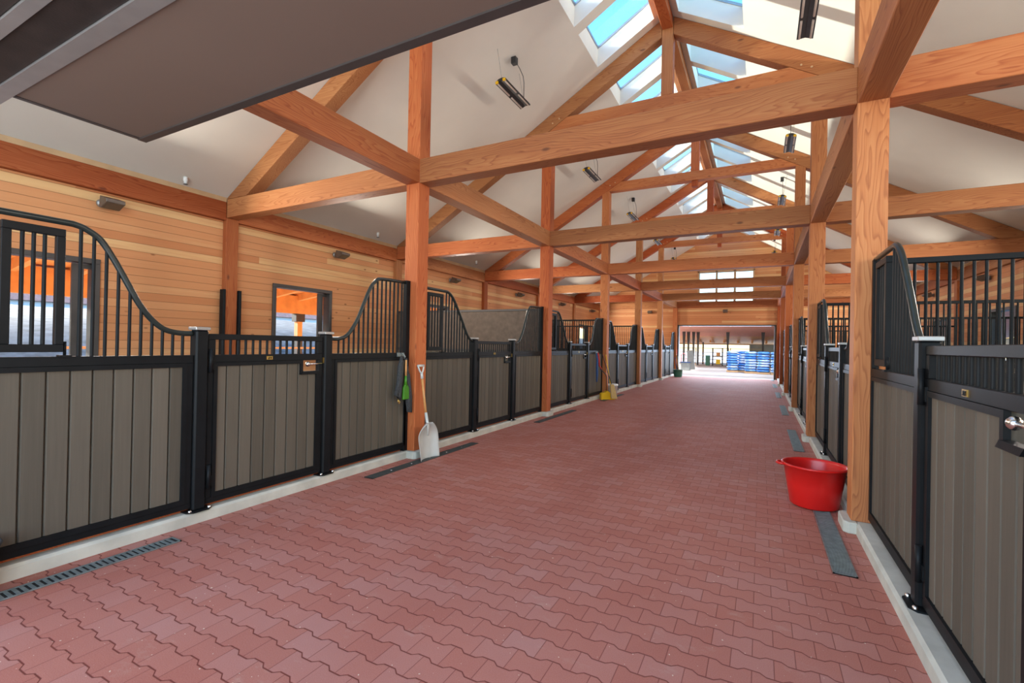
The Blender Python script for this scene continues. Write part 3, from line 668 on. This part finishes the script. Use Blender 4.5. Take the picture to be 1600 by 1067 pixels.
MB().tube([(-3.995, 4.53, .80), (-3.99, 4.52, .76), (-3.99, 4.545, .735), (-3.99, 4.555, .76), (-3.99, 4.53, .775)], .006, 6).build('snap_hook', 'brass', ro)
rope('halter_rope', [(-4.01, 4.67, 1.30), (-4.0, 4.70, 1.1), (-3.995, 4.715, .9), (-4.0, 4.72, .75), (-3.99, 4.73, .62), (-4.0, 4.76, .60), (-3.995, 4.76, .8), (-4.0, 4.72, 1.1)], [.02, .022, .026, .034, .03, .03, .024, .018], 'grayr', 'dark blue grey halter rope hanging right of the green scoop', 'rope')
sc = thing('hand_scoop', (-3.985, 4.65, .78), 'green plastic hand scoop with wooden handle hanging by the nearest left post', 'scoop')
MB().tube([(0, 0, .29), (0, 0, .50)], .012, 10).build('handle', 'ash', sc); MB().tube([(0, 0, .17), (0, 0, .30)], [.022, .014], 10).build('neck', 'lime', sc)
MB().prism([(-.055, 0), (.055, 0), (.05, .15), (.02, .19), (-.02, .19), (-.05, .15)], -.012, .018, 'x').build('pan', 'lime', sc, bevel=.006)
# tools at the third post
dp = thing('dustpan', (-3.79, 12.94, 0), 'yellow upright dustpan with dark handle on the floor at the third left post', 'dustpan', rotz=.65)
MB().prism([(-.205, 0), (.205, 0), (.205, .03), (.13, .12), (.03, .22), (-.03, .25), (-.08, .21), (-.205, .17)], -.07, .09, 'y').build('pan', 'yellow', dp, bevel=.008)
MB().tube([(-.03, .02, .24), (-.03, .02, .62), (-.06, -.01, .70), (-.24, -.05, .85)], .012, 8).build('handle', 'rail', dp)
br = thing('broom', (-3.70, 12.92, 0), 'straw broom with dark handle leaning at the third left post over the dustpan', 'broom', rotz=.65)
MB().prism([(-.02, .05), (.16, .03), (.05, .44), (-.06, .44)], -.14, -.08, 'y').build('bristles', 'straw', br, bevel=.008); MB().tube([(-.01, -.11, .43), (-.25, .02, 1.26)], .011, 8).build('handle', 'rail', br)
yr = thing('yard_rake', (-3.76, 13.32, 0), 'thin tool with a yellow handle standing behind the broom at the third left post', 'rake')
MB().tube([(0, 0, .03), (-.17, -.12, 1.25)], .012, 8).build('handle', 'yellow', yr); MB().box((-.02, -.12, 0), (.02, .12, .04)).build('head', 'yellow', yr)
rope('lead_rope', [(-4.02, 12.60, 1.30), (-4.0, 12.62, 1.1), (-4.0, 12.60, .9), (-4.0, 12.62, .7), (-4.0, 12.60, .50)], [.02, .03, .034, .034, .02], 'bluer', 'long blue lead rope hanging on the third left stall front', 'rope')
rope('halter', [(-4.02, 12.74, 1.31), (-4.0, 12.77, 1.1), (-4.0, 12.80, .95), (-4.0, 12.95, .88), (-3.99, 13.0, .84)], [.02, .026, .02, .018, .015], 'redr', 'red halter webbing hanging beside the blue lead rope', 'halter')
for k, (mt, dx, dy, lb) in enumerate((('ash', -.10, .05, 'tool handle with wooden shaft in the green tub'), ('alu', -.02, .10, 'pale metal tool handle in the green tub'), ('bluer', -.14, -.04, 'dark blue tool handle in the green tub, farthest left'))):
    o = thing('tool_handle', (-3.68, 24.9, 0), lb, 'tool'); MB().tube([(.08-.05*k, .02, .03), (dx, dy, 1.1-.08*k)], .016, 8).build('shaft', mt, o); MB().tube([(dx-.03, dy, 1.12-.08*k), (dx+.03, dy, 1.12-.08*k)], .018, 8).build('grip', mt, o)
hk2 = thing('tack_hook', (-4.06, 12.63, 1.30), 'dark metal tack hook on the third left stall front', 'hook')
MB().tube([(0, -.03, .02), (.05, -.03, .01), (.06, -.03, -.02)], .009, 8).build('prong', 'galv', hk2); MB().box((.0, -.05, -.02), (.02, .15, .03)).build('plate', 'galv', hk2)
# small straw bits on the floor stay in the paver material

# ------------------------------------------------------------------ beyond the far doorway
rs = MB(); rs.prism([(27.0, 3.45), (49, 2.62), (49, 2.72), (27.0, 3.6)], -14, 16, 'x')
pv = thing('pavilion_roof', (0, 0, 0), 'low reddish wooden pavilion roof seen through the far doorway', 'roof')
rs.build('soffit', 'pinkceil', pv)
mb = MB(); mb.prism([(49, 2.62), (55, 2.18), (55, 2.30), (49, 2.72)], -16, 18, 'x'); mb.build('eave_deck', 'porchwood', pv)
for k in range(22): MB().box((-14+k*1.2, 49.2, 2.0), (-13.88+k*1.2, 54.8, 2.25)).build('eave_rafter', 'porchwood', pv)
MB().box((-16, 54.6, 1.85), (18, 54.9, 2.1)).build('eave_beam', 'timber', pv); MB().prism([(49, 2.62), (54.9, 1.9), (54.9, 2.1), (49, 2.66)], -16, 18, 'x').build('eave_lining', 'porchwood', pv)
for k, (x, y) in enumerate(((-5.78, 42.1), (-5.48, 42.6), (-5.12, 43.0), (-4.80, 43.4), (-2.45, 43.2), (.15, 43.2), (-5.1, 50.5))):
    o = thing('pavilion_post', (x, y, -.15), 'dark tapered pavilion post beyond the far doorway, %s from the left' % ['first', 'second', 'third', 'fourth', 'sixth', 'rightmost', 'fifth'][k], 'post', 'pavilion posts')
    MB().prism([(-.07, 0), (.07, 0), (.07, 1.9), (.13, 2.98), (-.13, 2.98), (-.07, 1.9)] if k < 6 else [(-.07, 0), (.07, 0), (.07, 2.2), (-.07, 2.2)], -.08, .08, 'y').build('shaft', 'bronze', o)
# pallets of blue bags
def bag(w, d, h, seed):
    rr = random.Random(seed); n, m_ = 10, 8; vs = []; fs = []
    for i_ in range(n+1):
        for j in range(m_):
            a = 2*math.pi*(j+.5)/m_; u = i_/n*2-1
            cx = math.copysign(abs(math.cos(a))**.45, math.cos(a)); cz = math.copysign(abs(math.sin(a))**.55, math.sin(a))
            e = (1-abs(u)**6)**.5 if abs(u) < 1 else .35
            e = max(e, .45)
            vs.append((u*w/2+rr.uniform(-.012, .012), cx*d/2*(.85+.15*e)+rr.uniform(-.015, .015), h/2+cz*h/2*e+rr.uniform(-.008, .008)))
    for i_ in range(n):
        for j in range(m_): fs.append((i_*m_+j, i_*m_+(j+1) % m_, (i_+1)*m_+(j+1) % m_, (i_+1)*m_+j))
    fs.append(tuple(range(m_-1, -1, -1))); fs.append(tuple(n*m_+j for j in range(m_)))
    return MB().add(vs, fs, True)
ST = [(-1.56, 32.9, .66, 'leftmost'), (-.98, 33.2, .60, 'second'), (-.53, 32.2, .66, 'middle'), (.15, 31.9, .68, 'fourth'), (.86, 31.6, .68, 'rightmost')]
for si, (x, y, w, nm) in enumerate(ST):
    pa = thing('pallet', (x, y, 0), 'wooden pallet under the %s stack of blue bags' % nm, 'pallet', 'pallets')
    MB().box((-w/2, -.5, .09), (w/2, .5, .11)).build('deck', 'trim', pa); MB().box((-w/2, -.5, 0), (w/2, -.42, .09)).box((-w/2, .42, 0), (w/2, .5, .09)).build('skids', 'trim', pa)
    for k in range(8):
        rr = random.Random(si*10+k)
        b = bag(w-.02, .95, .155, si*9+k).build('shavings_bag', 'bag'); b.location = (x+rr.uniform(-.02, .02), y+rr.uniform(-.03, .03), .11+k*.152)
        tag(b, 'blue and white plastic bag, %s stack beyond the doorway, %s' % (nm, ('bottom layer', 'second layer from the ground', 'third layer from the ground', 'fourth layer from the ground', 'fourth layer from the top', 'third layer from the top', 'second layer from the top', 'top layer')[k]), 'bag', 'blue bags stacked on pallets')
# wall behind bags, fence, equipment
tag(MB().box((-1.0, 52, -.16), (14, 52.4, 1.9)).build('block_wall', 'mortarwall'), 'grey block wall behind the blue bags in the yard', 'wall')
for k in range(3):
    f = thing('pipe_fence', (-7.5+k*2.6, 43.9, -.15), 'pale steel pipe fence section beyond the doorway, %s' % ['left', 'middle', 'right'][k], 'fence', 'pipe fence sections')
    for z in (.35, .65, .95, 1.25, 1.6): MB().tube([(0, 0, z), (2.5, 0, z)], .022, 6).build('rail', 'trim', f)
    for x in (.02, 2.48): MB().tube([(x, 0, 0), (x, 0, 1.65)], .035, 6).build('upright', 'trim', f)
eq = thing('feed_rack', (-3.6, 42.6, -.005), 'brown equipment rack holding a yellow box in front of the pipe fence', 'rack')
mb = MB()
for x in (0, .75):
    mb.box((x, 0, 0), (x+.06, .06, 1.5)); mb.box((x, .5, 0), (x+.06, .56, 1.5))
for z in (.1, .75, 1.44): mb.box((0, 0, z), (.81, .56, z+.05))
mb.build('frame', 'bronze', eq); MB().box((.3, .05, .15), (.62, .45, .55)).build('yellow_box', 'yellow', eq); MB().box((.32, .05, .8), (.6, .4, 1.1)).build('crate', 'ash', eq)
tag(MB().box((-4.15, 43.0, -.005), (-3.8, 43.4, .85)).build('bin', 'green', bevel=.03), 'green bin left of the equipment rack beyond the doorway', 'bin')
lb = tag(MB().box((-.2, -.02, 0), (.2, .02, 1.32)).build('leaning_board', 'sheet'), 'grey board leaning on the pavilion posts left of the doorway view', 'board'); lb.location = (-4.12, 34.0, 0); lb.rotation_euler = (.14, -.10, 0)
hd = thing('hand_truck', (-4.55, 33.2, 0), 'red hand truck left of the leaning grey board', 'hand truck')
MB().tube([(-.15, 0, .12), (-.15, -.1, 1.0), (0, -.12, 1.1), (.15, -.1, 1.0), (.15, 0, .12)], .02, 8).build('frame', 'red', hd); MB().box((-.18, -.18, .0), (.18, .02, .03)).build('toe_plate', 'red', hd)
w_ = MB().lathe([(0, -.03), (.12, -.03), (.13, 0), (.12, .03), (0, .03)], (0, 0, 0), 18); w_.v = [(vz, vx+.06, vy+.13) for vx, vy, vz in w_.v]; w_.build('wheel', 'heater', hd)
cr = thing('storage_crate', (-4.35, 32.6, 0), 'blue grey plastic crate standing by the red hand truck', 'crate')
MB().box((-.28, -.2, 0), (.28, .2, .5)).build('body', 'sheet', cr, bevel=.02); MB().box((-.3, -.22, .5), (.3, .22, .55)).build('lid', 'bluer', cr, bevel=.01)
fe = thing('fire_extinguisher', (XD0-.10, YE+.10, 1.0), 'red fire extinguisher on the jamb left of the far doorway', 'fire extinguisher')
MB().lathe([(0, 0), (.07, .01), (.075, .05), (.075, .36), (.05, .42), (.02, .44), (0, .44)], seg=20).build('cylinder', 'red', fe); MB().box((-.03, -.03, .44), (.03, .05, .50)).build('valve', 'heater', fe)

# ------------------------------------------------------------------ covered porch and bank outside the left wall
pc = thing('porch_roof', (0, 0, 0), 'orange wooden porch roof outside the left windows', 'roof')
MB().prism([(-8.42, 3.14), (-11.9, 2.66), (-11.9, 2.72), (-8.42, 3.2)], -6, 30, 'y').build('deck', 'porchwood', pc)
for k in range(44): MB().prism([(-8.42, 2.96), (-11.75, 2.50), (-11.75, 2.68), (-8.42, 3.14)], -5+k*.8, -4.9+k*.8, 'y').build('rafter', 'porchwood', pc)
MB().box((-11.40, -6, 2.22), (-11.22, 30, 2.70)).build('beam', 'porchwood', pc)
for k in range(7):
    y = 4.43+S*(k-1); o = thing('porch_post', (-11.31, y, -.16), 'porch post outside the left wall, %s from the camera' % (ORD+['last'])[k], 'post', 'porch posts')
    MB().box((-.075, -.075, 0), (.075, .075, 2.38)).build('shaft', 'porchwood', o, bevel=.006); MB().box((-.09, -.14, 2.16), (.09, .14, 2.38)).build('bracket', 'bronze', o); MB().box((-.08, -.08, 0), (.08, .08, 1.7)).build('sleeve', 'bronze', o)
for k in range(3):
    f = thing('porch_fence', (-11.0, -5+k*11.5, -.16), 'wooden rail fence outside the left windows, %s section' % ['near', 'middle', 'far'][k], 'fence', 'porch fence sections')
    for yy in (.1, 5.7, 11.2): MB().box((.02, yy, 0), (.10, yy+.10, 1.5)).build('upright', 'bronze', f)
    for z in (.5, .95, 1.42): MB().box((-.02, 0, z), (.02, 11.4, z+.05)).build('rail', 'trim' if z > 1.3 else 'galv', f)
mb = MB(); n = 60; rr = random.Random(3)
pr2 = [(-13, -.2), (-15, .5), (-18, 1.5), (-22, 2.15), (-28, 2.75), (-40, 3.25), (-60, 3.3)]
vs = [(x+rr.uniform(-.3, .3), -30+j*1.8, z+(rr.uniform(-.12, .12) if z > 0 else 0)) for x, z in pr2 for j in range(n)]
mb.add(vs, [(a*n+j, a*n+j+1, (a+1)*n+j+1, (a+1)*n+j) for a in range(len(pr2)-1) for j in range(n-1)], True)
mb.build('ground_bank', 'gravel', kind='structure').name = 'ground.001'

fb = thing('distant_shed', (-52, 0, 3.0), 'long pale distant shed with blue band seen through the left windows', 'building')
MB().box((-3, -40, 0), (0, 90, 1.2)).build('wall', 'bagb', fb); MB().prism([(-4, 1.2), (.5, 1.2), (-1.5, 3.4)], -41, 91, 'y').build('roof', 'pinkceil', fb)
# inner wood sills under the stall fronts
for nm, x0, x1 in (('trim_20', XSL-.09, XSL-.03), ('trim_21', XSR+.03, XSR+.09)): MB().box((x0, -2.4, K-.02), (x1, YE, K+.055)).build(nm, 'timber', kind='structure')
# pavilion tube lamps: fixture and its light
for k, (x, y) in enumerate(((-1.9, 30.0), (-.3, 30.0), (-1.9, 36), (-4.6, 36), (-4.6, 30))):
    z = 3.45-(y-27)*.0377-.08
    t = thing('tube_lamp', (x, y, z), 'white tube lamp under the pavilion roof beyond the doorway, %s' % ['front middle', 'front right', 'rear middle', 'rear left', 'front left'][k], 'lamp', 'pavilion tube lamps')
    MB().box((-.06, -.6, 0), (.06, .6, .06)).build('housing', 'white', t)
    light('tube_lamp_light', 'AREA', (x, y, z-.03), 70, (.85, .92, 1), .3, 1.4, (0, .01, -1))
# the wall lamps' own light
for k in range(6):
    for xw, sg, y in ((WL, 1, LP[k][0]), (WR, -1, Y(k)+2.4)):
        light('wall_lamp_light', 'AREA', (xw+sg*.45, y, 3.25), 62, (1, .92, .82), .5, .5, (sg, 0, -.25))
